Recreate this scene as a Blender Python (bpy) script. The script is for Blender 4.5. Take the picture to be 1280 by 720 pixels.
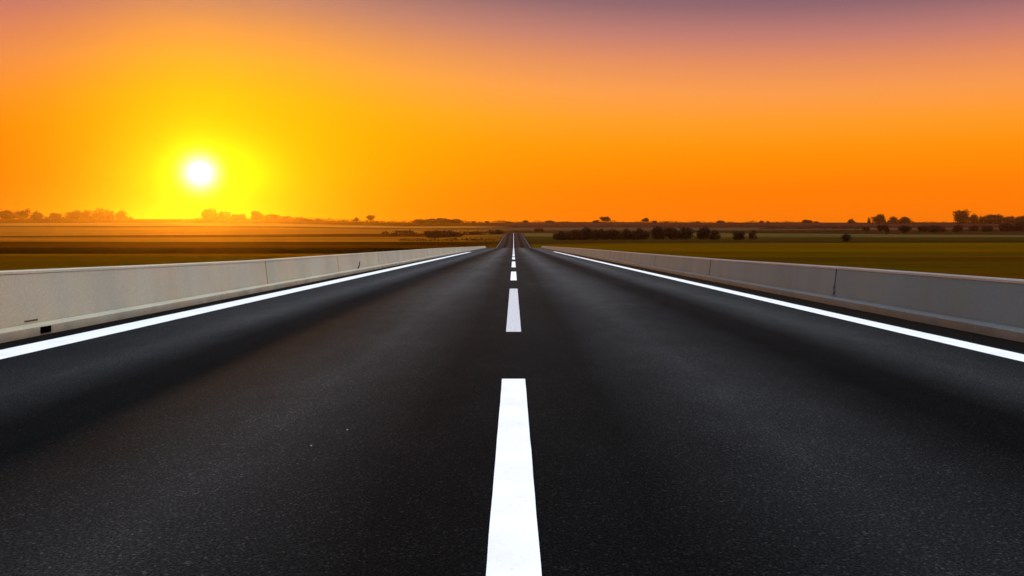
import bpy, bmesh, math, random
from math import radians, sin, cos, atan2, sqrt, pi
from mathutils import Vector, noise

for o in list(bpy.data.objects): bpy.data.objects.remove(o)
C = bpy.context.scene.collection
SC = bpy.context.scene

# ------------------------------------------------------------------ camera
H = 1.15            # eye height
F = 960.0           # focal length in photo pixels (1280 wide)
CX, HY = 642.0, 303.0
cam = bpy.data.cameras.new('camera'); co = bpy.data.objects.new('camera', cam); C.objects.link(co)
co.location = (0, 0, H); co.rotation_euler = (radians(90), 0, 0)
cam.sensor_width = 36; cam.lens = 36 * F / 1280
cam.shift_x = (640 - CX) / 1280; cam.shift_y = (HY - 360) / 1280
cam.clip_start = 0.1; cam.clip_end = 20000
SC.camera = co

# ------------------------------------------------------------------ colour management
vs = SC.view_settings
vs.view_transform = 'Standard'; vs.look = 'None'; vs.exposure = 0; vs.gamma = 1; vs.use_curve_mapping = False

def lin(r, g, b):
    f = lambda c: (c/255/12.92) if c/255 <= .04045 else ((c/255+.055)/1.055)**2.4
    return (f(r), f(g), f(b), 1)

# ------------------------------------------------------------------ world : dusk sky
SAZ, SEL = math.atan(-392/960), math.atan(87/960*cos(math.atan(392/960)))
SUNDIR = Vector((sin(SAZ)*cos(SEL), cos(SAZ)*cos(SEL), sin(SEL)))
w = bpy.data.worlds.new("World"); SC.world = w; w.use_nodes = True
nt = w.node_tree; nt.nodes.clear()
def M(op, *a, tree=None):
    t = tree or nt
    n = t.nodes.new('ShaderNodeMath'); n.operation = op
    for i, v in enumerate(a):
        if isinstance(v, (int, float)): n.inputs[i].default_value = v
        else: t.links.new(v, n.inputs[i])
    return n.outputs[0]
def maprange(v, a, b, c=0, d=1, smooth=True, tree=None):
    t = tree or nt
    n = t.nodes.new('ShaderNodeMapRange'); n.interpolation_type = 'SMOOTHSTEP' if smooth else 'LINEAR'
    t.links.new(v, n.inputs[0])
    for i, x in enumerate((a, b, c, d)): n.inputs[i+1].default_value = x
    return n.outputs[0]
tc = nt.nodes.new('ShaderNodeTexCoord'); sp = nt.nodes.new('ShaderNodeSeparateXYZ')
nt.links.new(tc.outputs['Generated'], sp.inputs[0])
X, Y, Z = sp.outputs
el = M('ARCSINE', Z); az = M('ARCTAN2', X, Y)
daz = M('SUBTRACT', az, SAZ); adaz = M('ABSOLUTE', daz)
k = M('MULTIPLY_ADD', M('MINIMUM', M('MAXIMUM', M('SUBTRACT', M('MULTIPLY', adaz, M('SUBTRACT', 1.5, M('MULTIPLY', M('SIGN', daz), .5))), .1), 0), 1.2), .30, 1.03)
ele = M('MULTIPLY', el, k)
ramp = nt.nodes.new('ShaderNodeValToRGB'); cr = ramp.color_ramp
stops = [(0.0, (255,138,8)), (.035, (253,129,5)), (.075, (255,127,3)), (.115, (255,140,4)), (.145, (255,149,14)), (.18, (251,157,42)),
         (.225, (240,156,80)), (.265, (220,142,98)), (.305, (184,124,115)), (.345, (138,102,112)), (.40, (108,84,108)), (.5, (100,92,120))]
S = 1.0/.5
while len(cr.elements) < len(stops): cr.elements.new(.5)
for e, (p, c) in zip(cr.elements, stops): e.position = p*S; e.color = lin(*c)
nt.links.new(M('MULTIPLY', ele, S), ramp.inputs[0])
aside = M('MULTIPLY', adaz, M('SUBTRACT', 1.4, M('MULTIPLY', M('SIGN', daz), .4)))   # the glow falls off faster to the sun's left
rx = M('MULTIPLY', aside, aside)
dv = M('SUBTRACT', el, SEL); ry = M('MULTIPLY', M('MULTIPLY', dv, dv), 1.95**2)
r = M('SQRT', M('ADD', rx, ry))
rr = M('SQRT', M('ADD', M('MULTIPLY', adaz, adaz), M('MULTIPLY', dv, dv)))
glow = M('ADD', M('MULTIPLY', M('EXPONENT', M('DIVIDE', r, -.185)), .43), M('MULTIPLY', M('EXPONENT', M('MULTIPLY', M('POWER', M('DIVIDE', r, .066), 2), -1)), .55))
glow = M('MULTIPLY', glow, maprange(el, .0, .085, .15, 1.0))
leftdim = maprange(daz, .03, -.20)
bfac = M('SUBTRACT', 1, M('EXPONENT', M('MULTIPLY', M('POWER', M('DIVIDE', r, .34), 3), -1)))
core = M('MULTIPLY', M('EXPONENT', M('MULTIPLY', M('POWER', M('DIVIDE', rr, .0152), 2), -1)), 2.0)
sc = nt.nodes.new('ShaderNodeSeparateColor'); nt.links.new(ramp.outputs[0], sc.inputs[0])
Rr = M('ADD', M('ADD', M('MULTIPLY', sc.outputs[0], 1.1), M('MULTIPLY', glow, .9)), core)
Gg = M('MULTIPLY', M('ADD', M('ADD', sc.outputs[1], glow), core), M('SUBTRACT', 1, M('MULTIPLY', leftdim, .27)))
Rr = M('MULTIPLY', Rr, M('SUBTRACT', 1, M('MULTIPLY', leftdim, .16)))
Bb = M('ADD', M('MULTIPLY', sc.outputs[2], bfac), core)
# neutral fill light added in the unseen sky, brightest high right and behind camera
def dotdir(v):
    v = Vector(v).normalized()
    return M('ADD', M('ADD', M('MULTIPLY', X, v.x), M('MULTIPLY', Y, v.y)), M('MULTIPLY', Z, v.z))
up = maprange(el, .44, .80)
lobe = maprange(dotdir((.62, -.35, .62)), -.2, 1.0, .55, 2.0, smooth=False)
zen = M('MULTIPLY', up, lobe)
ZR, ZG, ZB = .92, 1.08, 1.22
Rr = M('ADD', Rr, M('MULTIPLY', zen, ZR)); Gg = M('ADD', Gg, M('MULTIPLY', zen, ZG)); Bb = M('ADD', Bb, M('MULTIPLY', zen, ZB))
cc = nt.nodes.new('ShaderNodeCombineColor')
for i, s in enumerate((Rr, Gg, Bb)): nt.links.new(s, cc.inputs[i])
bg = nt.nodes.new('ShaderNodeBackground'); nt.links.new(cc.outputs[0], bg.inputs[0]); bg.inputs[1].default_value = 1.0
sky = nt.nodes.new('ShaderNodeTexSky'); sky.sky_type = 'NISHITA'; sky.sun_disc = False
sky.sun_elevation = SEL; sky.sun_rotation = SAZ
bg2 = nt.nodes.new('ShaderNodeBackground'); nt.links.new(sky.outputs[0], bg2.inputs[0]); bg2.inputs[1].default_value = 0.0
# the Nishita dome adds only overhead, above the orange band
nt.links.new(M('MULTIPLY', up, .06), bg2.inputs[1])
ad = nt.nodes.new('ShaderNodeAddShader'); nt.links.new(bg.outputs[0], ad.inputs[0]); nt.links.new(bg2.outputs[0], ad.inputs[1])
out = nt.nodes.new('ShaderNodeOutputWorld'); nt.links.new(ad.outputs[0], out.inputs[0])

# ------------------------------------------------------------------ sun
SUN_E = 1.7
sl = bpy.data.lights.new('sun', 'SUN'); sl.energy = SUN_E; sl.angle = radians(.6); sl.color = (1.0, .42, .05)
so = bpy.data.objects.new('sun', sl); C.objects.link(so)
so.rotation_euler = (-SUNDIR).to_track_quat('-Z', 'Y').to_euler()
HAZE = .00008

# ------------------------------------------------------------------ helpers
def tag(o, label=None, cat=None, group=None, kind=None):
    if label: o['label'] = label
    if cat: o['category'] = cat
    if group: o['group'] = group
    if kind: o['kind'] = kind
    return o
def mesh(name, verts, faces, mat, parent=None, smooth=False):
    me = bpy.data.meshes.new(name); me.from_pydata(verts, [], faces); me.update()
    me.materials.append(mat)
    if smooth:
        for p in me.polygons: p.use_smooth = True
    o = bpy.data.objects.new(name, me); C.objects.link(o)
    if parent: o.parent = parent
    return o
def empty(name, loc=(0,0,0)):
    o = bpy.data.objects.new(name, None); C.objects.link(o); o.location = loc; o.empty_display_size = .3
    return o
def interp(tab, v):
    if v <= tab[0][0]: return tab[0][1]
    for (a, p), (b, q) in zip(tab, tab[1:]):
        if v <= b:
            t = (v-a)/(b-a); return p+(q-p)*t
    return tab[-1][1]
def sstep(a, b, v):
    t = min(1, max(0, (v-a)/(b-a))); return t*t*(3-2*t)

class Mat:
    def __init__(s, name, rough=.9, spec=.2):
        s.m = bpy.data.materials.new(name); s.m.use_nodes = True
        s.t = s.m.node_tree; s.b = s.t.nodes['Principled BSDF']
        s.b.inputs['Roughness'].default_value = rough; s.b.inputs['Specular IOR Level'].default_value = spec
    def n(s, typ, **kw):
        n = s.t.nodes.new(typ)
        for k_, v in kw.items(): setattr(n, k_, v)
        return n
    def pos(s):
        g = s.n('ShaderNodeNewGeometry'); return g.outputs['Position']
    def noise(s, scale, detail=4, vec=None, stretch=None, rough=.55):
        v = vec or s.pos()
        if stretch:
            mp = s.n('ShaderNodeVectorMath', operation='MULTIPLY'); s.t.links.new(v, mp.inputs[0]); mp.inputs[1].default_value = stretch; v = mp.outputs[0]
        n = s.n('ShaderNodeTexNoise'); n.inputs['Scale'].default_value = scale; n.inputs['Detail'].default_value = detail; n.inputs['Roughness'].default_value = rough
        s.t.links.new(v, n.inputs['Vector']); return n.outputs[0]
    def ramp(s, fac, stops_, interp_='LINEAR'):
        r_ = s.n('ShaderNodeValToRGB'); c_ = r_.color_ramp; c_.interpolation = interp_
        while len(c_.elements) < len(stops_): c_.elements.new(.5)
        for e, (p, c) in zip(c_.elements, stops_):
            e.position = p
            e.color = (c, c, c, 1) if isinstance(c, (int, float)) else (tuple(c)+(1,))[:4]
        s.t.links.new(fac, r_.inputs[0]); return r_.outputs[0]
    def mix(s, fac, a, b, mode='MIX'):
        n = s.n('ShaderNodeMix', data_type='RGBA', blend_type=mode)
        for i, v in ((0, fac), (6, a), (7, b)):
            if isinstance(v, (int, float)): n.inputs[i].default_value = v
            elif isinstance(v, tuple): n.inputs[i].default_value = (v+(1,))[:4]
            else: s.t.links.new(v, n.inputs[i])
        return n.outputs[2]
    def M(s, op, *a): return M(op, *a, tree=s.t)
    def color(s, v): 
        if isinstance(v, tuple): s.b.inputs['Base Color'].default_value = (v+(1,))[:4]
        else: s.t.links.new(v, s.b.inputs['Base Color'])
    def bump(s, h, dist=.01, strength=1):
        b_ = s.n('ShaderNodeBump'); b_.inputs['Distance'].default_value = dist; b_.inputs['Strength'].default_value = strength
        s.t.links.new(h, b_.inputs['Height']); s.t.links.new(b_.outputs[0], s.b.inputs['Normal'])

# ------------------------------------------------------------------ materials
def asphalt():
    m = Mat('asphalt', .95, .004)
    p = m.pos()
    sx = m.n('ShaderNodeSeparateXYZ'); m.t.links.new(p, sx.inputs[0])
    wob = m.noise(.12, 3, stretch=(1, .12, 1))
    ax = m.M('ABSOLUTE', m.M('ADD', sx.outputs[0], m.M('MULTIPLY', m.M('SUBTRACT', wob, .5), .9)))
    # wear across each lane : polished wheel tracks are paler, the oily strips between them darker
    band = m.ramp(m.M('DIVIDE', ax, 6.5), [(0, .95), (.09, .90), (.23, 2.7), (.33, 1.6), (.42, .60), (.49, .65), (.60, 2.7), (.68, 1.9), (.78, 1.4), (.82, .9), (1, .6)])
    patch = m.ramp(m.noise(.55, 5, stretch=(1, .25, 1)), [(.3, .78), (.7, 1.2)])
    big = m.ramp(m.noise(2.6, 4, stretch=(1, .5, 1)), [(.3, .88), (.7, 1.1)])
    grain = m.ramp(m.noise(85, 4, rough=.75), [(.3, .2), (.5, 1.0), (.72, 2.6)])
    v = m.n('ShaderNodeTexVoronoi'); v.inputs['Scale'].default_value = 95; m.t.links.new(p, v.inputs['Vector'])
    sc_ = m.n('ShaderNodeSeparateColor'); m.t.links.new(v.outputs['Color'], sc_.inputs[0])
    stone = m.ramp(sc_.outputs[0], [(0, .75), (.86, 1.0), (.95, 1.5), (1, 2.2)])
    # grazing brightness of the distant road, painted into the albedo along its length
    far_sheen = m.ramp(m.M('DIVIDE', m.M('ADD', sx.outputs[1], m.M('MULTIPLY', wob, 4)), 400), [(.008, .62), (.02, 1.15), (.056, 2.4), (.2, 3.1), (.48, 3.1), (.56, 1.0)])
    band = m.mix(1, band, far_sheen, 'MULTIPLY')
    a = m.mix(1, m.mix(1, m.mix(1, m.mix(1, band, patch, 'MULTIPLY'), big, 'MULTIPLY'), grain, 'MULTIPLY'), stone, 'MULTIPLY')
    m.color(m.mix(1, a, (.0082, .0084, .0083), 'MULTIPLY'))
    m.b.inputs['Specular Tint'].default_value = (.62, .82, 1, 1)
    m.b.inputs['Roughness'].default_value = .95
    h = m.M('ADD', m.M('MULTIPLY', v.outputs['Distance'], -.8), m.noise(60, 4, rough=.7))
    m.bump(h, .004, .3)
    return m.m
def paint(wear=.5):
    m = Mat('white_road_paint', .7, .3); p = m.pos()
    f = m.ramp(m.noise(38, 6, rough=.75), [(.27, .35), (.36, .95), (.6, 1)])
    f2 = m.ramp(m.noise(3, 4), [(.3, .90), (.6, 1.0)])
    m.color(m.mix(1, m.mix(1, f, f2, 'MULTIPLY'), (.94, .94, .93), 'MULTIPLY')); m.bump(m.noise(110, 3), .003, .6)
    return m.m
def dirty_paint():
    m = Mat('worn_road_paint', .75, .3)
    f = m.ramp(m.noise(26, 6, rough=.75), [(.3, .5), (.5, .9), (.65, 1)])
    m.color(m.mix(1, f, (.66, .66, .66), 'MULTIPLY')); return m.m
def concrete(name, base):
    m = Mat(name, .85, .25); p = m.pos()
    big = m.ramp(m.noise(.5, 5, stretch=(1, 1, .5)), [(.3, .86), (.7, 1.12)])
    streak = m.ramp(m.noise(3.2, 5, stretch=(1, .35, .06)), [(.3, .93), (.55, 1.0), (.75, 1.05)])
    fine = m.ramp(m.noise(30, 6, rough=.7), [(.3, .88), (.7, 1.1)])
    pit = m.ramp(m.noise(55, 2), [(.22, .45), (.30, 1)])
    sx = m.n('ShaderNodeSeparateXYZ'); m.t.links.new(p, sx.inputs[0])
    # splashed grime low on the wall, with a ragged upper edge
    g = m.M('ADD', sx.outputs[2], m.M('MULTIPLY', m.M('SUBTRACT', m.noise(2.5, 5), .5), .25))
    grime = m.ramp(g, [(0.0, .62), (.10, .9), (.24, 1), (1, 1)])
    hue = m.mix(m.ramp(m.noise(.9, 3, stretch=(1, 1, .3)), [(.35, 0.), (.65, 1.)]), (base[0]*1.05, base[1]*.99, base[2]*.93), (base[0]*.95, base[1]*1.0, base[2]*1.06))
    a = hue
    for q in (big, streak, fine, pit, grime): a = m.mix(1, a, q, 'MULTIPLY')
    m.color(a); m.bump(m.noise(40, 5, rough=.7), .004, .5)
    return m.m
def plain(name, col, rough=.9, spec=.1, var=.3, scale=8):
    m = Mat(name, rough, spec)
    f = m.ramp(m.noise(scale, 5), [(.3, 1-var), (.7, 1+var)])
    m.color(m.mix(1, f, tuple(col), 'MULTIPLY')); return m.m
def foliage(name, col):
    m = Mat(name, .8, .08)
    oi = m.n('ShaderNodeObjectInfo')
    f = m.ramp(m.noise(.5, 3), [(.3, .6), (.7, 1.5)])
    g = m.ramp(oi.outputs['Random'], [(0, .7), (1, 1.3)])
    m.color(m.mix(1, m.mix(1, f, tuple(col), 'MULTIPLY'), g, 'MULTIPLY')); return m.m

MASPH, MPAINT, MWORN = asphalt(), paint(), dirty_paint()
MFADE = plain('faded_road_paint', (.10, .10, .10), .9, .1, .35, 3)
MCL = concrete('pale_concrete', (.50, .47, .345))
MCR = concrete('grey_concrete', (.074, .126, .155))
MCLC = concrete('pale_concrete_coping', (.52, .49, .35))
MCRL = concrete('grey_concrete_ledge', (.105, .132, .142))
MCRC = concrete('grey_concrete_coping', (.23, .23, .22))
MGUT = plain('gutter_grit', (.0062, .006, .005), .95, .02, .5, 20)
MBLACK = plain('hole_dark', (.002, .0018, .0015), .95, .0, .2)
MRUST = plain('rust', (.10, .065, .03), .9, .1, .4, 30)
MFILL = plain('joint_mortar', (.13, .125, .11), .95, .05, .3, 20)
MSTAIN = plain('joint_filler', (.055, .05, .045), .95, .05, .3, 20)
MBARK = plain('bark', (.03, .02, .012), .95, .05, .3)
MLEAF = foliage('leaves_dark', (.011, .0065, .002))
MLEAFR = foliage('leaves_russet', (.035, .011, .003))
MSTONE = plain('pebble_stone', (.25, .25, .24), .8, .3, .2)

# ------------------------------------------------------------------ terrain
def zy(Yd, py): return H + (HY-py)*Yd/F
PR = [(-100,-.45), (0,-.4), (110,-.4), (150,zy(150,312.6)), (250,zy(250,306.5)), (350,zy(350,301)), (500,zy(500,296)), (700,zy(700,291)),
      (1000,zy(1000,286.5)), (1400,zy(1400,281.5)), (2000,zy(2000,278.2)), (2200,zy(2200,278.2)), (2700,50), (5200,10)]
PL = [(-100,-.45), (0,-.4), (110,-.4), (150,zy(150,312.6)), (250,zy(250,306.5)), (350,zy(350,301)), (500,zy(500,297)), (700,zy(700,292)),
      (1000,zy(1000,284)), (1400,zy(1400,278)), (2000,zy(2000,273.6)), (2200,zy(2200,273.4)), (2700,60), (5200,10)]
RZ = [(-100,0), (150,0), (172,-.03), (190,-.45), (206,-.85), (222,-.80), (240,-.48), (300,1.0), (400,3.8), (500,6.75), (540,7.8), (570,8.2), (600,8.1), (660,7.2), (720,6.6)]
def roadz(y):
    s = 0
    for d in (-6, 0, 6): s += interp(RZ, y+d)
    return s/3
def T(x, y):
    u = x/max(y, 1)
    wl = sstep(-.13, -.36, u) if y > 1 else (1 if x < 0 else 0)
    sm = lambda P: (interp(P, y-25)+interp(P, y)+interp(P, y+25))/3 if y > 250 else interp(P, y)
    z = sm(PR)*(1-wl)+sm(PL)*wl
    if y > 140:
        a = sstep(140, 700, y)
        z += (noise.noise(Vector((x/420, y/420, 0)))*2.2 + noise.noise(Vector((x/110, y/160, 3)))*.6)*a
    if y < 720:
        inner = 9; outer = 16+max(0, y)*.10
        b = 1-sstep(inner, outer, abs(x))
        b *= 1-sstep(660, 720, y)
        z = z*(1-b)+(roadz(y)-.22)*b
    return z
def at(px, py, lo=30):
    """walk out along a bearing until the land surface is met"""
    u = (px-CX)/F; Yd = lo
    while Yd < 2195:
        if HY-(T(u*Yd, Yd)-H)*F/Yd <= py: break
        Yd += max(1, Yd*.004)
    return u*Yd, Yd

us = []
u = 0
for a, b, n in ((0, .03, 8), (.03, .12, 10), (.12, 1.0, 44), (1.0, 2.6, 8)):
    us += [a+(b-a)*i/n for i in range(n)]
us.append(2.6); us = [-q for q in us[:0:-1]]+us
ysl = [-90, -60, -30, 0, 20, 40]
while ysl[-1] < 5200: ysl.append(ysl[-1]+max(6, ysl[-1]*.022))
ysl[-1] = 5200
gv, gf = [], []
for yy in ysl:
    for q in us:
        sp_ = max(yy, 0)+60
        # keep a strip of columns tied to the road so its verge stays crisp
        xx = q*sp_*1.0
        gv.append((xx, yy, T(xx, yy)))
nu = len(us)
for j in range(len(ysl)-1):
    for i in range(nu-1):
        gf.append((j*nu+i, j*nu+i+1, (j+1)*nu+i+1, (j+1)*nu+i))
def field_mat():
    m = Mat('field_crops', 1, 0); p = m.pos()
    sx = m.n('ShaderNodeSeparateXYZ'); m.t.links.new(p, sx.inputs[0])
    yw = m.M('ADD', sx.outputs[1], m.M('MULTIPLY', m.M('SUBTRACT', m.noise(.004, 3), .5), m.M('MULTIPLY', sx.outputs[1], .10)))
    # log distance keeps near and far field strips resolvable in one ramp
    t = m.M('DIVIDE', m.M('LOGARITHM', m.M('MAXIMUM', yw, 20), 10), 3.5)
    lt = lambda v: math.log10(v)/3.5
    def strips(tab):
        st = []
        for i, (y0, c) in enumerate(tab):
            a = lt(y0)
            if i: st.append((a-.0035, st[-1][1])); st.append((a+.0035, c))
            else: st.append((a, c))
        return m.ramp(t, st)
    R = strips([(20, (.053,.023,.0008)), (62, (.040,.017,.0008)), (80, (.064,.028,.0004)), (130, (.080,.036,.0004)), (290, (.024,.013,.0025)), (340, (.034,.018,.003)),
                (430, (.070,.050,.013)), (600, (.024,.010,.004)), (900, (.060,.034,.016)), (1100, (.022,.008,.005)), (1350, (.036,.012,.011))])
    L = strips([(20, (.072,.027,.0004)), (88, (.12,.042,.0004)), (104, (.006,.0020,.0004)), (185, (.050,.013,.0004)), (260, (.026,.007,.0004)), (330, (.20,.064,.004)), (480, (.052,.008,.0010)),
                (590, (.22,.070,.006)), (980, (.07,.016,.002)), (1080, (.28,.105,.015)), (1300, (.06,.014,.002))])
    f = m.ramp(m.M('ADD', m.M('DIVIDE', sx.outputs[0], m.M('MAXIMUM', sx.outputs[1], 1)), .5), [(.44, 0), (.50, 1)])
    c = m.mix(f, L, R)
    v1 = m.ramp(m.noise(.02, 5, stretch=(.25, 1, 1)), [(.3, .72), (.7, 1.3)])
    v2 = m.ramp(m.noise(.35, 6, stretch=(.3, 1, 1), rough=.7), [(.3, .75), (.7, 1.28)])
    v3 = m.ramp(m.noise(.05, 4), [(.35, (1.12, .92, .8)), (.65, (.9, 1.1, 1.0))])
    for q in (v1, v2, v3): c = m.mix(1, c, q, 'MULTIPLY')
    m.color(c); m.bump(m.noise(.8, 5, rough=.7), .25, .6)
    return m.m
g = mesh('ground', gv, gf, field_mat(), smooth=True); tag(g, kind='structure')

# ------------------------------------------------------------------ road
ry_ = []
v = -25.0
while v < 720: ry_.append(v); v += 2.5 if v < 600 else 8
def strip(x0, x1, y0, y1, dz, name, mat, parent, n=None, jag=0, seed=1):
    """a sheet draped on the road profile; jag makes a slightly uneven painted edge"""
    rnd = random.Random(seed); pts = []
    step = (.25 if jag else 2.5); q = y0
    ys_ = [y0]
    while q < y1:
        q += step if q < 60 else max(step, 2.5)
        ys_.append(min(q, y1))
    vv, ff = [], []
    for q in ys_:
        a = noise.noise(Vector((q*2.1, x0, 1)))*jag; b = noise.noise(Vector((q*2.3, x1, 7)))*jag
        vv += [(x0+a, q, rsurf(q)+dz), (x1+b, q, rsurf(q)+dz)]
    for i in range(len(ys_)-1): ff.append((2*i, 2*i+1, 2*i+3, 2*i+2))
    return mesh(name, vv, ff, mat, parent)
def rsurf(y):   # exact piecewise-linear road surface
    i = max(0, min(len(ry_)-2, int((y-ry_[0])/2.5)))
    while i < len(ry_)-2 and ry_[i+1] < y: i += 1
    while i > 0 and ry_[i] > y: i -= 1
    a, b = ry_[i], ry_[i+1]; t = (y-a)/(b-a)
    return roadz(a)+(roadz(b)-roadz(a))*t
HWX = 5.95
rv, rf = [], []
xs = [-HWX, -3, 0, 3, HWX]
for q in ry_:
    for x in xs: rv.append((x, q, roadz(q)))
for j in range(len(ry_)-1):
    for i in range(4): a = j*5+i; rf.append((a, a+1, a+6, a+5))
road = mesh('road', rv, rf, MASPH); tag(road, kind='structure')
# edge lines and centre dashes belong to the road surface
strip(-5.47, -5.03, -20, 92, .004, 'edge_line', MPAINT, road, jag=.006)
strip(4.895, 5.22, -20, 96, .004, 'edge_line', MPAINT, road, jag=.006)
strip(-5.40, -5.10, 92.2, 158, .004, 'edge_line', MFADE, road)
strip(4.95, 5.2, 96.2, 158, .004, 'edge_line', MFADE, road)
strip(-5.45, -5.20, 232, 640, .006, 'edge_line', MFADE, road)
strip(5.20, 5.42, 232, 640, .006, 'edge_line', MFADE, road)
def yd(py): return F*H/(py-HY)
cw = .0966
dashes = [(-4.0, yd(474)), (yd(415), yd(361)), (yd(350.6), yd(339.6)), (yd(334.2), yd(327)), (yd(324.4), 60), (63, 75)]
q = 78
while q < 640: dashes.append((q, q+8.5)); q += 10.5
for i, (a, b) in enumerate(dashes):
    if 160 < a < 225: continue
    strip(-cw, cw, a, b, .004 if a < 200 else .008, 'centre_dash', MWORN if i == 1 else MPAINT, road, jag=.003 if a < 40 else 0)
# gutters between edge line and parapet
gl = strip(-5.84, -5.50, -20, 160, .004, 'gutter', MGUT, None, jag=.03); tag(gl, kind='structure')
gr = strip(5.36, 5.83, -20, 160, .004, 'gutter', MGUT, None, jag=.07); tag(gr, kind='structure')
# dark kerb side of the road deck so the edge has depth
for s in (-1, 1):
    vv, ff = [], []
    for q in ry_:
        z = roadz(q); vv += [(s*HWX, q, z), (s*(HWX+.5), q, z-.5)]
    for i in range(len(ry_)-1): ff.append((2*i, 2*i+1, 2*i+3, 2*i+2) if s < 0 else (2*i, 2*i+2, 2*i+3, 2*i+1))
    tag(mesh('road_verge', vv, ff, MGUT), kind='structure')

# ------------------------------------------------------------------ parapets
def wall_top(side, y):
    if side < 0: return interp([(-20,.85), (9,.815), (13,.775), (18,.735), (30,.725), (60,.69), (85,.62), (118,.52), (165,.40)], y)
    return interp([(-20,.73), (9,.705), (14,.70), (22,.66), (30,.645), (60,.62), (85,.58), (118,.50), (165,.38)], y)
def parapet(side, mats, joints, label):
    mw, mc, mledge = mats
    root = empty('concrete_parapet', (side*6.0, 8, 0)); tag(root, label, 'barrier wall', 'parapet walls along the road')
    base = 5.83; s = side
    def sweep(name, prof, y0, y1, mat, step=2.0, gap=.0):
        n = max(2, int((y1-y0)/step)+1); vv, ff = [], []
        K = None
        for j in range(n+1):
            y = y0+(y1-y0)*j/n
            pr = prof(y); K = len(pr)
            for (x, z) in pr: vv.append((s*x-root.location.x, y-8, z))
        for j in range(n):
            for i in range(K):
                a, b = j*K+i, j*K+(i+1) % K
                f = (a, b, b+K, a+K); ff.append(f if s > 0 else f[::-1])
        ff.append(tuple(range(K)) if s < 0 else tuple(range(K))[::-1]); e = tuple(n*K+i for i in range(K)); ff.append(e[::-1] if s < 0 else e)
        o = mesh(name, vv, ff, mat, root); return o
    # toe : low plinth with a bevelled shelf
    sweep('base_ledge', lambda y: [(base+.004, -.1), (base, .112+noise.noise(Vector((y*.9, s, 0)))*.004), (base+.02, .128), (base+.125, .146), (base+.125, -.1)], -18, 164, mledge)
    edges = [-18]+joints+[164]
    for a, b in zip(edges, edges[1:]):
        t0 = lambda y: wall_top(s, y)
        sweep('wall_panel', lambda y: [(base+.127, -.05), (base+.127, .16), (base+.185, t0(y)-.045), (base+.36, t0(y)-.045), (base+.40, -.05)], a+.03, b-.03, mw, 2.0)
    sweep('coping', lambda y: [(base+.178, wall_top(s, y)-.043), (base+.180, wall_top(s, y)-.014), (base+.198, wall_top(s, y)), (base+.36, wall_top(s, y)-.004), (base+.375, wall_top(s, y)-.043)], -18, 164, mc, 1.0)
    # dark filler set back in each joint
    for jn in joints:
        if jn > 90: continue
        sweep('joint_filler', lambda y: [(base+.145, 0), (base+.145, .16), (base+.20, wall_top(s, y)-.05), (base+.33, wall_top(s, y)-.05), (base+.33, 0)], jn-.028, jn+.028, MFILL, .1)
    return root, sweep
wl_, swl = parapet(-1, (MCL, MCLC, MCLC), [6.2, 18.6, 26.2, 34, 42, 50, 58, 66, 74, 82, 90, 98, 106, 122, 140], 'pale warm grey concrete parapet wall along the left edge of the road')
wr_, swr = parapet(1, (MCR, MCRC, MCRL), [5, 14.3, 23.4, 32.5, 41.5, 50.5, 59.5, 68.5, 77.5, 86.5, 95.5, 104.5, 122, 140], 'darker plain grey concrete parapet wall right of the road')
def boxm(name, x0, x1, y0, y1, z0, z1, mat, parent):
    lx, ly, lz = parent.location
    bm = bmesh.new(); bmesh.ops.create_cube(bm, size=1)
    for v_ in bm.verts: v_.co = Vector((x0+(x1-x0)*(v_.co.x+.5)-lx, y0+(y1-y0)*(v_.co.y+.5)-ly, z0+(z1-z0)*(v_.co.z+.5)-lz))
    bmesh.ops.bevel(bm, geom=bm.edges[:], offset=.006, segments=2, affect='EDGES')
    me = bpy.data.meshes.new(name); bm.to_mesh(me); bm.free(); me.materials.append(mat)
    o = bpy.data.objects.new(name, me); C.objects.link(o); o.parent = parent; return o
# drain outlet in the plinth and the rusty slot above it
boxm('drain_hole', -5.95, -5.822, 9.46, 9.68, .025, .105, MBLACK, wl_)
boxm('drain_frame', -5.95, -5.826, 9.44, 9.70, .012, .025, MSTAIN, wl_)
boxm('rusty_slot', -6.02, -5.955, 9.35, 9.62, .168, .200, MRUST, wl_)
def runner(parent, side, y, z0, z1, w_, mat, name, lean=0):
    vv, ff = [], []; n = 9; lx = parent.location
    for i in range(n+1):
        t = i/n; z = z0+(z1-z0)*t; ww = w_*(1-.75*t); yy = y+lean*t+noise.noise(Vector((t*4, y, 0)))*w_
        x = side*(5.83+.118+.058*max(0, (z-.16))/.6)
        for dx, dy in ((-side*.012, -ww), (-side*.012, ww), (side*.03, ww), (side*.03, -ww)): vv.append((x+dx-lx.x, yy+dy-lx.y, z))
    for i in range(n):
        for k_ in range(4): a = i*4+k_; b = i*4+(k_+1) % 4; ff.append((a, b, b+4, a+4))
    ff += [(0, 1, 2, 3), tuple(n*4+q_ for q_ in (3, 2, 1, 0))]
    return mesh(name, vv, ff, mat, parent)
runner(wl_, -1, 29.4, .13, .42, .10, MSTAIN, 'crack_stain', .5)
runner(wr_, 1, 14.30, .10, .34, .035, MFILL, 'crack_stain', .0)

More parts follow.
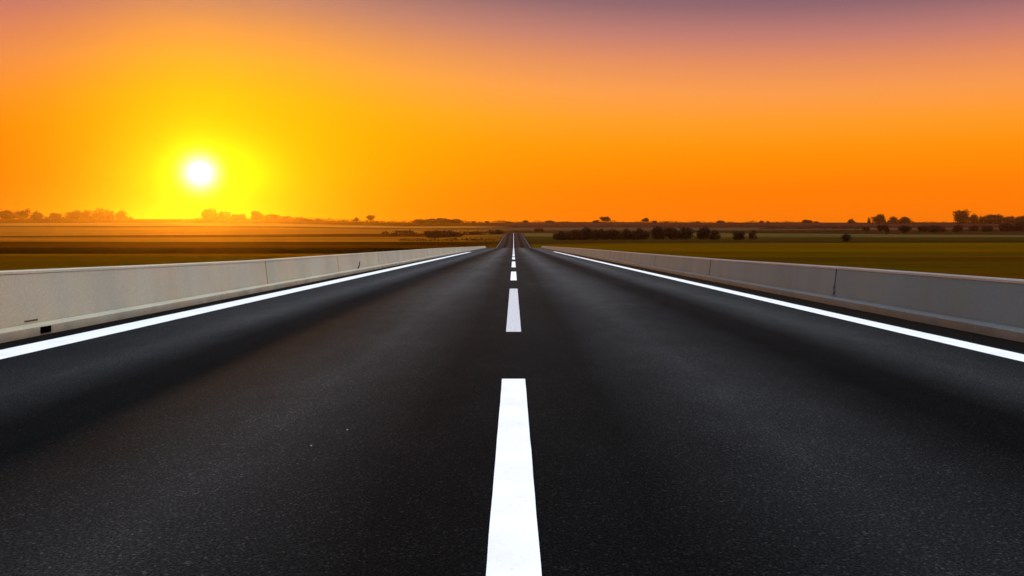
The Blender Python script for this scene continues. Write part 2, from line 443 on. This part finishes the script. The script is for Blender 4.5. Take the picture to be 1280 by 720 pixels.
# ------------------------------------------------------------------ pebbles on the asphalt
for i, (px, py, lab) in enumerate([(389, 558, 'tiny pale pebble on the asphalt left of the nearest dash, the nearer of two'), (434, 538, 'tiny pale pebble on the asphalt left of the nearest dash, the farther of two')]):
    Yd = F*H/(py-HY); bm = bmesh.new(); bmesh.ops.create_icosphere(bm, subdivisions=2, radius=.0065)
    for v_ in bm.verts: v_.co = v_.co*(1+.35*noise.noise(v_.co*160+Vector((i, 0, 0)))); v_.co.z *= .7
    me = bpy.data.meshes.new('pebble'); bm.to_mesh(me); bm.free(); me.materials.append(MSTONE)
    o = bpy.data.objects.new('pebble', me); C.objects.link(o); o.location = ((px-CX)*Yd/F, Yd, .004)
    tag(o, lab, 'stone', 'pebbles on the road')

# ------------------------------------------------------------------ trees and shrubs
def leafcloud(rnd, blobs, n, size):
    """many leaf-clump faces spread through the volume of a set of uneven lobes"""
    vv, ff = [], []
    wts = [b[3]*b[4]*b[5] for b in blobs]
    for _ in range(n):
        b = rnd.choices(blobs, wts)[0]
        while True:
            d = Vector((rnd.gauss(0,1), rnd.gauss(0,1), rnd.gauss(0,1)))
            if d.length > .01: break
        d.normalize(); rr_ = rnd.random()**.33
        rr_ *= 1+.45*noise.noise(d*2.6+Vector((b[0], b[1], b[2])))
        p = Vector((b[0]+d.x*b[3]*rr_, b[1]+d.y*b[4]*rr_, b[2]+d.z*b[5]*rr_))
        s_ = size*rnd.uniform(.55, 1.35)
        a = Vector((rnd.gauss(0,1), rnd.gauss(0,1), rnd.gauss(0,1))).normalized(); c = a.cross(d+Vector((.01,.02,.03))).normalized()
        i0 = len(vv)
        vv += [tuple(p+a*s_), tuple(p+c*s_*.8), tuple(p-a*s_*.9), tuple(p-c*s_*.7)]
        ff.append((i0, i0+1, i0+2, i0+3))
    return vv, ff
def tube(vv, ff, p0, p1, r0, r1, n=6):
    d = (p1-p0).normalized(); a = d.orthogonal().normalized(); b = d.cross(a); i0 = len(vv)
    for p, r_ in ((p0, r0), (p1, r1)):
        for k_ in range(n):
            t = 2*pi*k_/n; vv.append(tuple(p+(a*cos(t)+b*sin(t))*r_))
    for k_ in range(n): ff.append((i0+k_, i0+(k_+1) % n, i0+n+(k_+1) % n, i0+n+k_))
def tree(kind, px, pbase, ptop, pw, label, cat, group, seed, form='round', mat=None, wide_depth=1.0, lo=30):
    rnd = random.Random(seed*77+5)
    x, y = at(px, pbase, lo); m_ = y/F
    h = max(1.0, (pbase-ptop)*m_); w_ = pw*m_
    z = T(x, y)
    root = empty(kind, (x, y, z-.05)); tag(root, label, cat, group)
    shrub = form in ('bush', 'ball')
    if form == 'bush': w_ *= 1.25
    cb = h*(0 if shrub else (.22 if form == 'lollipop' else .05))    # height of the crown's underside
    hw = w_*.60; blobs = []
    cz = (cb+h)/2; ch = (h-cb)/2
    if form == 'ball': blobs = [(0, 0, cz, hw*.93, hw*.93, ch*.95)]
    nb = {'ball': 5, 'bush': 8, 'round': 9, 'lollipop': 7, 'flat': 9, 'spire': 6}[form]
    for i in range(nb):
        a = rnd.uniform(0, 2*pi); rad = rnd.uniform(.15, .60)
        if form == 'spire': t = i/(nb-1); bx, by, bz, sr = rnd.uniform(-.15,.15)*hw, rnd.uniform(-.15,.15)*hw, cb+(h-cb)*(.12+.76*t), hw*(1-.75*t)
        elif form == 'flat': bx, by, bz, sr = cos(a)*hw*rad, sin(a)*hw*rad*.8, cz+rnd.uniform(-.3,.35)*ch, hw*rnd.uniform(.35,.5)
        else: bx, by, bz, sr = cos(a)*hw*rad, sin(a)*hw*rad*.8, cz+rnd.uniform(-.5,.55)*ch*(1-rad*.3), hw*rnd.uniform(.36,.52)
        sz = min(sr*rnd.uniform(.8, 1.2), ch*.62) if form != 'spire' else ch*.28
        blobs.append((bx, by, bz, sr, sr, sz))
    if form in ('round', 'bush', 'flat'):
        blobs.append((0, 0, cb+ch*.75, hw*.72, hw*.6, ch*.78))
        for a in (0, 2.1, 3.3, 4.6): blobs.append((cos(a)*hw*.5, sin(a)*hw*.35, cb+ch*.45, hw*.42, hw*.38, ch*.42))
    n = int(520+min(2600, pw*95))
    vv, ff = leafcloud(rnd, blobs, n, max(h, w_)*.040)
    mesh('crown', vv, ff, mat or MLEAF, root)
    tv, tf = [], []
    tr = max(.10, h*.028)
    p = Vector((0, 0, -.3)); top = Vector((rnd.uniform(-.05,.05)*h, 0, cb+(h-cb)*.55))
    mid = Vector((rnd.uniform(-.03,.03)*h, rnd.uniform(-.03,.03)*h, max(cb, .2*h)))
    tube(tv, tf, p, mid, tr*1.25, tr*.85, 8); tube(tv, tf, mid, top, tr*.85, tr*.3, 7)
    for i in range(6):
        b = blobs[(i*2) % len(blobs)]
        st = mid.lerp(top, rnd.uniform(0, .7)); tube(tv, tf, st, Vector(b[:3]), tr*.45, tr*.12, 5)
    mesh('stem' if shrub else 'trunk', tv, tf, MBARK, root)
    return root

G1 = 'trees on the far left skyline'; G2 = 'trees on the skyline ahead'; G3 = 'trees on the far right skyline'
G4 = 'dark bushes in a row right of the road'; G5 = 'small trees in the middle distance at right'
TT = [
 # kind, x, base, top, width, form, group, label
 ('broadleaf_tree', 10, 275, 262.5, 20, 'round', G1, 'dark dense tree at the left end of the skyline, leftmost of all'),
 ('broadleaf_tree', 27, 275, 260, 18, 'round', G1, 'dark dense tree, taller of the close pair at the left end of the skyline'),
 ('broadleaf_tree', 45, 275, 263, 16, 'round', G1, 'hazy orange-brown tree just right of the dark pair at far left'),
 ('broadleaf_tree', 70, 275, 265, 15, 'flat', G1, 'lowest hazy tree in the dip between the left pair and the long wood'),
 ('broadleaf_tree', 92, 275, 262, 17, 'round', G1, 'hazy tree at the left end of the long orange wood left of the sun'),
 ('broadleaf_tree', 108, 275, 261.5, 15, 'round', G1, 'hazy tree in the middle left of the long orange wood left of the sun'),
 ('broadleaf_tree', 124, 275, 259, 18, 'round', G1, 'hazy tree at the highest point of the long orange wood left of the sun'),
 ('broadleaf_tree', 137, 275, 261, 12, 'round', G1, 'hazy tree just right of the highest point of the wood left of the sun'),
 ('broadleaf_tree', 152, 275, 262.5, 14, 'round', G1, 'hazy tree at the right end of the long wood left of the sun'),
 ('broadleaf_tree', 262, 275, 260, 22, 'flat', G1, 'glowing hazy tree right under the sun, wide and low'),
 ('broadleaf_tree', 278, 275, 263, 20, 'flat', G1, 'glowing hazy tree just right of the one under the sun'),
 ('broadleaf_tree', 298, 275, 267, 18, 'flat', G1, 'low glowing tree between the sun and the small peaked tree'),
 ('broadleaf_tree', 321, 275, 264, 16, 'round', G1, 'small peaked orange tree standing a little above its neighbours right of the sun'),
 ('broadleaf_tree', 340, 276, 267.5, 18, 'flat', G1, 'low tree just right of the small peaked orange tree'),
 ('broadleaf_tree', 358, 276.5, 270, 20, 'flat', G1, 'low flat topped tree in the orange line, farther right from the peaked tree'),
 ('broadleaf_tree', 374, 277.5, 271.5, 18, 'flat', G1, 'low tree where the orange line on the left skyline drops away'),
 ('broadleaf_tree', 446, 279, 271.5, 7, 'lollipop', G2, 'small round headed tree, left of the isolated pair on the left skyline'),
 ('broadleaf_tree', 463, 279.5, 268.5, 11, 'lollipop', G2, 'round headed tree, taller and right one of the isolated pair on the left skyline'),
 ('broadleaf_tree', 526, 284, 273.5, 20, 'flat', G2, 'dark tree at the left end of the clump left of the far road'),
 ('broadleaf_tree', 541, 285, 273, 20, 'flat', G2, 'dark tree in the left half of the clump left of the far road'),
 ('broadleaf_tree', 555, 286, 272.5, 20, 'round', G2, 'tallest dark tree in the clump left of the far road'),
 ('broadleaf_tree', 569, 285, 273.5, 16, 'round', G2, 'dark tree at the right end of the clump left of the far road'),
 ('broadleaf_tree', 592, 280, 275.6, 6, 'round', G2, 'tiny skyline tree just right of the clump left of the far road'),
 ('broadleaf_tree', 609, 280, 276, 6, 'round', G2, 'tiny skyline tree left of the far road, nearest to it'),
 ('broadleaf_tree', 636, 280, 276.6, 8, 'flat', G2, 'tiny low tree on the skyline straight above the far road'),
 ('broadleaf_tree', 657, 280, 274.8, 8, 'round', G2, 'small tree on the skyline just right of the far road'),
 ('broadleaf_tree', 688, 280, 275.6, 12, 'flat', G2, 'low tree on the skyline above the left end of the dark bush row'),
 ('broadleaf_tree', 745, 280, 274.5, 9, 'flat', G2, 'low bushy tree at the left foot of the domed skyline tree'),
 ('broadleaf_tree', 756, 280, 270.5, 13, 'lollipop', G2, 'domed tree standing highest on the skyline above the dark bush row'),
 ('broadleaf_tree', 807, 280, 272.3, 12, 'lollipop', G2, 'square headed skyline tree right of the domed one, above the dark bushes'),
 ('broadleaf_tree', 818, 280, 275.5, 7, 'flat', G2, 'tiny tree touching the right of the square headed skyline tree'),
 ('broadleaf_tree', 833, 280, 276.3, 5, 'round', G2, 'tiny skyline tree a little right of the square headed one'),
 ('broadleaf_tree', 872, 280, 276, 6, 'round', G2, 'tiny skyline tree above the middle of the round dark bushes'),
 ('broadleaf_tree', 901, 280, 275.3, 10, 'flat', G2, 'low skyline tree above the right end of the round dark bushes'),
 ('broadleaf_tree', 952, 280, 275.6, 6, 'round', G2, 'left one of two tiny skyline trees right of the dark bushes'),
 ('broadleaf_tree', 960, 280, 276, 5, 'round', G2, 'right one of two tiny skyline trees right of the dark bushes'),
 ('broadleaf_tree', 1009, 280.5, 274.3, 13, 'flat', G3, 'low wide skyline tree left of the lone round bush'),
 ('broadleaf_tree', 1020, 280.5, 276, 7, 'round', G3, 'tiny tree touching the right of the low wide one, left of the lone bush'),
 ('broadleaf_tree', 1064, 280.5, 273, 10, 'spire', G3, 'small pointed skyline tree above the lone round bush'),
 ('poplar_tree', 1086, 281, 270.5, 3.5, 'spire', G3, 'thin upright tree at the left edge of the right hand skyline clump'),
 ('broadleaf_tree', 1099, 281, 267.3, 17, 'round', G3, 'big domed tree on the right skyline, tallest left of the gap'),
 ('broadleaf_tree', 1117, 281, 270.3, 11, 'round', G3, 'round tree between the big domed one and the broad one on the right skyline'),
 ('broadleaf_tree', 1132, 281, 270.2, 15, 'round', G3, 'broad tree closing the first clump on the right skyline, before the gap'),
 ('broadleaf_tree', 1203, 282, 263, 19, 'round', G3, 'tallest tree at the left end of the last clump on the right skyline'),
 ('broadleaf_tree', 1217, 282, 264.8, 11, 'round', G3, 'second tree of the last clump at right, beside the tallest one'),
 ('broadleaf_tree', 1229, 282, 268, 11, 'flat', G3, 'lower tree in the dip of the last clump on the right skyline'),
 ('broadleaf_tree', 1245, 282, 266, 22, 'flat', G3, 'broad level topped tree in the last clump on the right skyline'),
 ('broadleaf_tree', 1262, 282, 269.5, 14, 'flat', G3, 'low tree near the right edge, between the level topped tree and the last one'),
 ('broadleaf_tree', 1276, 282, 268.5, 16, 'flat', G3, 'rightmost skyline tree, cut by the right edge of the view'),
 # near bush row
 ('field_bush', 700, 300, 288, 15, 'bush', G4, 'dark bush at the left end of the bush row, nearest to the far road'),
 ('field_bush', 713, 300, 286.5, 16, 'bush', G4, 'second dark bush from the left end of the bush row'),
 ('field_bush', 725, 300, 285, 15, 'bush', G4, 'third dark bush from the left, just before the tallest of the row'),
 ('field_bush', 735, 300, 283.5, 15, 'bush', G4, 'tallest bush in the left half of the dark bush row'),
 ('field_bush', 747, 300, 285, 15, 'bush', G4, 'dark bush right beside the tallest in the left half of the row'),
 ('field_bush', 759, 300, 285.5, 15, 'bush', G4, 'dark bush in the level middle of the row, under the domed skyline tree'),
 ('field_bush', 771, 300, 286, 14, 'bush', G4, 'dark bush in the level middle of the row, right of the domed skyline tree'),
 ('field_bush', 783, 300, 284.8, 13, 'bush', G4, 'dark bush left of the last bush before the first gap in the row'),
 ('field_bush', 792, 300, 286.5, 12, 'bush', G4, 'smaller dark bush filling the row just before its first big bush at the gap'),
 ('field_bush', 803, 299.5, 284, 16, 'bush', G4, 'dark bush at the right end of the unbroken row, left of the first gap'),
 ('field_bush', 824, 299.5, 281.5, 18, 'bush', G4, 'big round dark bush standing just right of the first gap in the row'),
 ('field_bush', 843, 299.5, 282.5, 16, 'bush', G4, 'round dark bush, left of the touching pair right of the big round one'),
 ('field_bush', 857, 299.5, 281, 17, 'bush', G4, 'taller right bush of the touching pair after the big round one'),
 ('field_bush', 880, 299.5, 282.5, 17, 'bush', G4, 'round dark bush right of the pale gap that follows the touching pair'),
 ('field_bush', 893, 300, 285.5, 13, 'bush', G4, 'low dark bush at the left side of the tan gap near the row end'),
 ('field_bush', 924, 300, 288, 13, 'bush', G4, 'small dark bush right of the tan gap, second last of the row'),
 ('field_bush', 941, 299.5, 287, 10, 'bush', G4, 'small dark bush at the right end of the row'),
 ('lone_bush', 1058, 302.5, 291.5, 12.5, 'ball', 'lone round bush', 'lone nearly spherical dark bush standing by itself in the right field'),
 ('small_tree', 1083, 291, 282.5, 9, 'lollipop', G5, 'smallest and leftmost of the small dark trees in the right middle distance'),
 ('small_tree', 1100, 292, 280.5, 11, 'lollipop', G5, 'small dark tree, left one of the joined pair under the big domed skyline tree'),
 ('small_tree', 1108, 293.5, 281, 12, 'lollipop', G5, 'small dark tree, right and lower one of the joined pair under the domed skyline tree'),
 ('small_tree', 1131, 293.5, 281.5, 15, 'lollipop', G5, 'small dark tree on a short trunk between the joined pair and the wide low group'),
 ('small_tree', 1156, 290, 281.5, 16, 'flat', G5, 'left one of the wide low group of three crowns in the right middle distance'),
 ('small_tree', 1168, 291, 280.5, 16, 'flat', G5, 'middle and highest of the wide low group of three crowns at right'),
 ('small_tree', 1177, 290.5, 281.5, 10, 'flat', G5, 'right one of the wide low group of three crowns at right'),
 ('small_tree', 1198, 292, 281.5, 16, 'lollipop', G5, 'small dark round tree under the tallest tree of the right skyline'),
 ('small_tree', 1217, 289, 281.5, 13, 'flat', G5, 'low dark crown just right of the round tree under the tallest skyline tree'),
 ('small_tree', 1234, 290, 281, 15, 'flat', G5, 'dark crown just left of the pale gap near the right edge'),
 ('small_tree', 1258, 289.5, 278, 18, 'flat', G5, 'dark wide crown just right of the pale gap near the right edge'),
 ('small_tree', 1274, 289.5, 276.5, 18, 'flat', G5, 'dark wide crown cut by the right edge of the view, below the skyline'),
 # left middle distance
 ('field_bush', 506, 291, 288.2, 16, 'bush', 'low bushes left of the far road', 'lowest dark bush at the left end of the hedge left of the far road'),
 ('field_bush', 547, 297, 288.5, 24, 'bush', 'low bushes left of the far road', 'broad dark bush below the clump of trees left of the far road'),
 ('field_bush', 565, 296, 289.5, 20, 'bush', 'low bushes left of the far road', 'dark bush right of the broad one, below the right end of the tree clump'),
 ('field_bush', 594, 293, 288.5, 14, 'bush', 'low bushes left of the far road', 'dark bush halfway between the tree clump and the far road'),
 ('field_bush', 621, 293, 288, 14, 'bush', 'low bushes left of the far road', 'dark bush beside the top of the far road on its left'),
 ('field_bush', 674, 289.5, 284, 10, 'bush', 'low bushes right of the far road', 'small isolated dark bush just right of the top of the far road'),
]
for i, (kind, px, pb, pt, pw, form, grp, lab) in enumerate(TT):
    if grp in (G1, G2, G3): pb = min(pb, 279)
    if grp == G1: pb = min(pb, 274.6)
    cat = 'bush' if kind.endswith('bush') else 'tree'
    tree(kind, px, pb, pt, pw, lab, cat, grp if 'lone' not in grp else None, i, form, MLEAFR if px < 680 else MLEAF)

# far hedgerows, each a continuous strip of foliage that nobody could count into plants
def hedge(x0, x1, pbase, pup, label, mat, seed, grp='distant hedgerows'):
    rnd = random.Random(seed)
    pts = []
    n = max(3, int((x1-x0)/5))
    Yh = at((x0+x1)/2, pbase, 60)[1]
    for i in range(n+1):
        px = x0+(x1-x0)*i/n; pts.append(((px-CX)/F*Yh, Yh))
    ox, oy = pts[0]; oz = T(ox, oy)
    root_z = oz
    vv, ff = [], []
    for i in range(n):
        (xa, ya), (xb, yb) = pts[i], pts[i+1]
        hh = pup*(ya/F)*rnd.uniform(.65, 1.15)
        L_ = sqrt((xb-xa)**2+(yb-ya)**2)
        k_ = max(1, int(L_/(hh*1.2)))
        for q_ in range(k_):
            t = (q_+.5)/k_; x = xa+(xb-xa)*t; y = ya+(yb-ya)*t; z = T(x, y)
            h2 = hh*rnd.uniform(.7, 1.15)
            a, b = leafcloud(rnd, [(x-ox, y-oy, z-oz+h2*.45, L_/k_*1.1, h2*.5, h2*.55)], 60, h2*.16)
            o_ = len(vv); vv += a; ff += [tuple(c+o_ for c in f_) for f_ in b]
    o = mesh('hedgerow', vv, ff, mat); o.location = (ox, oy, oz)
    tag(o, label, 'hedge', grp); return o
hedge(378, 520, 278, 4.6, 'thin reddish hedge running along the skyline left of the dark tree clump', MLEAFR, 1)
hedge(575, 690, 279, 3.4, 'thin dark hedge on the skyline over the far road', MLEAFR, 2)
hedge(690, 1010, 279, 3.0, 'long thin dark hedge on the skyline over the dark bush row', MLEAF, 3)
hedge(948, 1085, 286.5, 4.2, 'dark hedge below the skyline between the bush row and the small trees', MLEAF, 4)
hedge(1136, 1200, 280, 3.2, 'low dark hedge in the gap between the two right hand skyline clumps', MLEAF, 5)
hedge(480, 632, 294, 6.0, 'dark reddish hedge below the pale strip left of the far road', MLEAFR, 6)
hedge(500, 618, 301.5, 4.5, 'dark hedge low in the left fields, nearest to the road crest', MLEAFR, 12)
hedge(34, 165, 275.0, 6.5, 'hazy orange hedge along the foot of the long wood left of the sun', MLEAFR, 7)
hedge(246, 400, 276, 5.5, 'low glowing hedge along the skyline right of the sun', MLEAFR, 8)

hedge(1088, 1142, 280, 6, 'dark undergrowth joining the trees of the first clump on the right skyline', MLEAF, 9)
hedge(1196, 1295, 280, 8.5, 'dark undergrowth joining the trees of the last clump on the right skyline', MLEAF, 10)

# ------------------------------------------------------------------ haze
bm = bmesh.new(); bmesh.ops.create_cube(bm, size=1)
B0, B1 = Vector((-13900, -150, -6)), Vector((13900, 5300, 112))
for v_ in bm.verts: v_.co = Vector([B0[i]+(B1[i]-B0[i])*(v_.co[i]+.5) for i in range(3)])
me = bpy.data.meshes.new('haze'); bm.to_mesh(me); bm.free()
hm = bpy.data.materials.new('haze_air'); hm.use_nodes = True; t = hm.node_tree; t.nodes.clear()
pv = t.nodes.new('ShaderNodeVolumePrincipled'); pv.inputs['Color'].default_value = (1, .62, .12, 1)
pv.inputs['Density'].default_value = HAZE; pv.inputs['Anisotropy'].default_value = .89
mo = t.nodes.new('ShaderNodeOutputMaterial'); t.links.new(pv.outputs[0], mo.inputs['Volume'])
me.materials.append(hm); ho = bpy.data.objects.new('haze', me); C.objects.link(ho); tag(ho, kind='stuff')
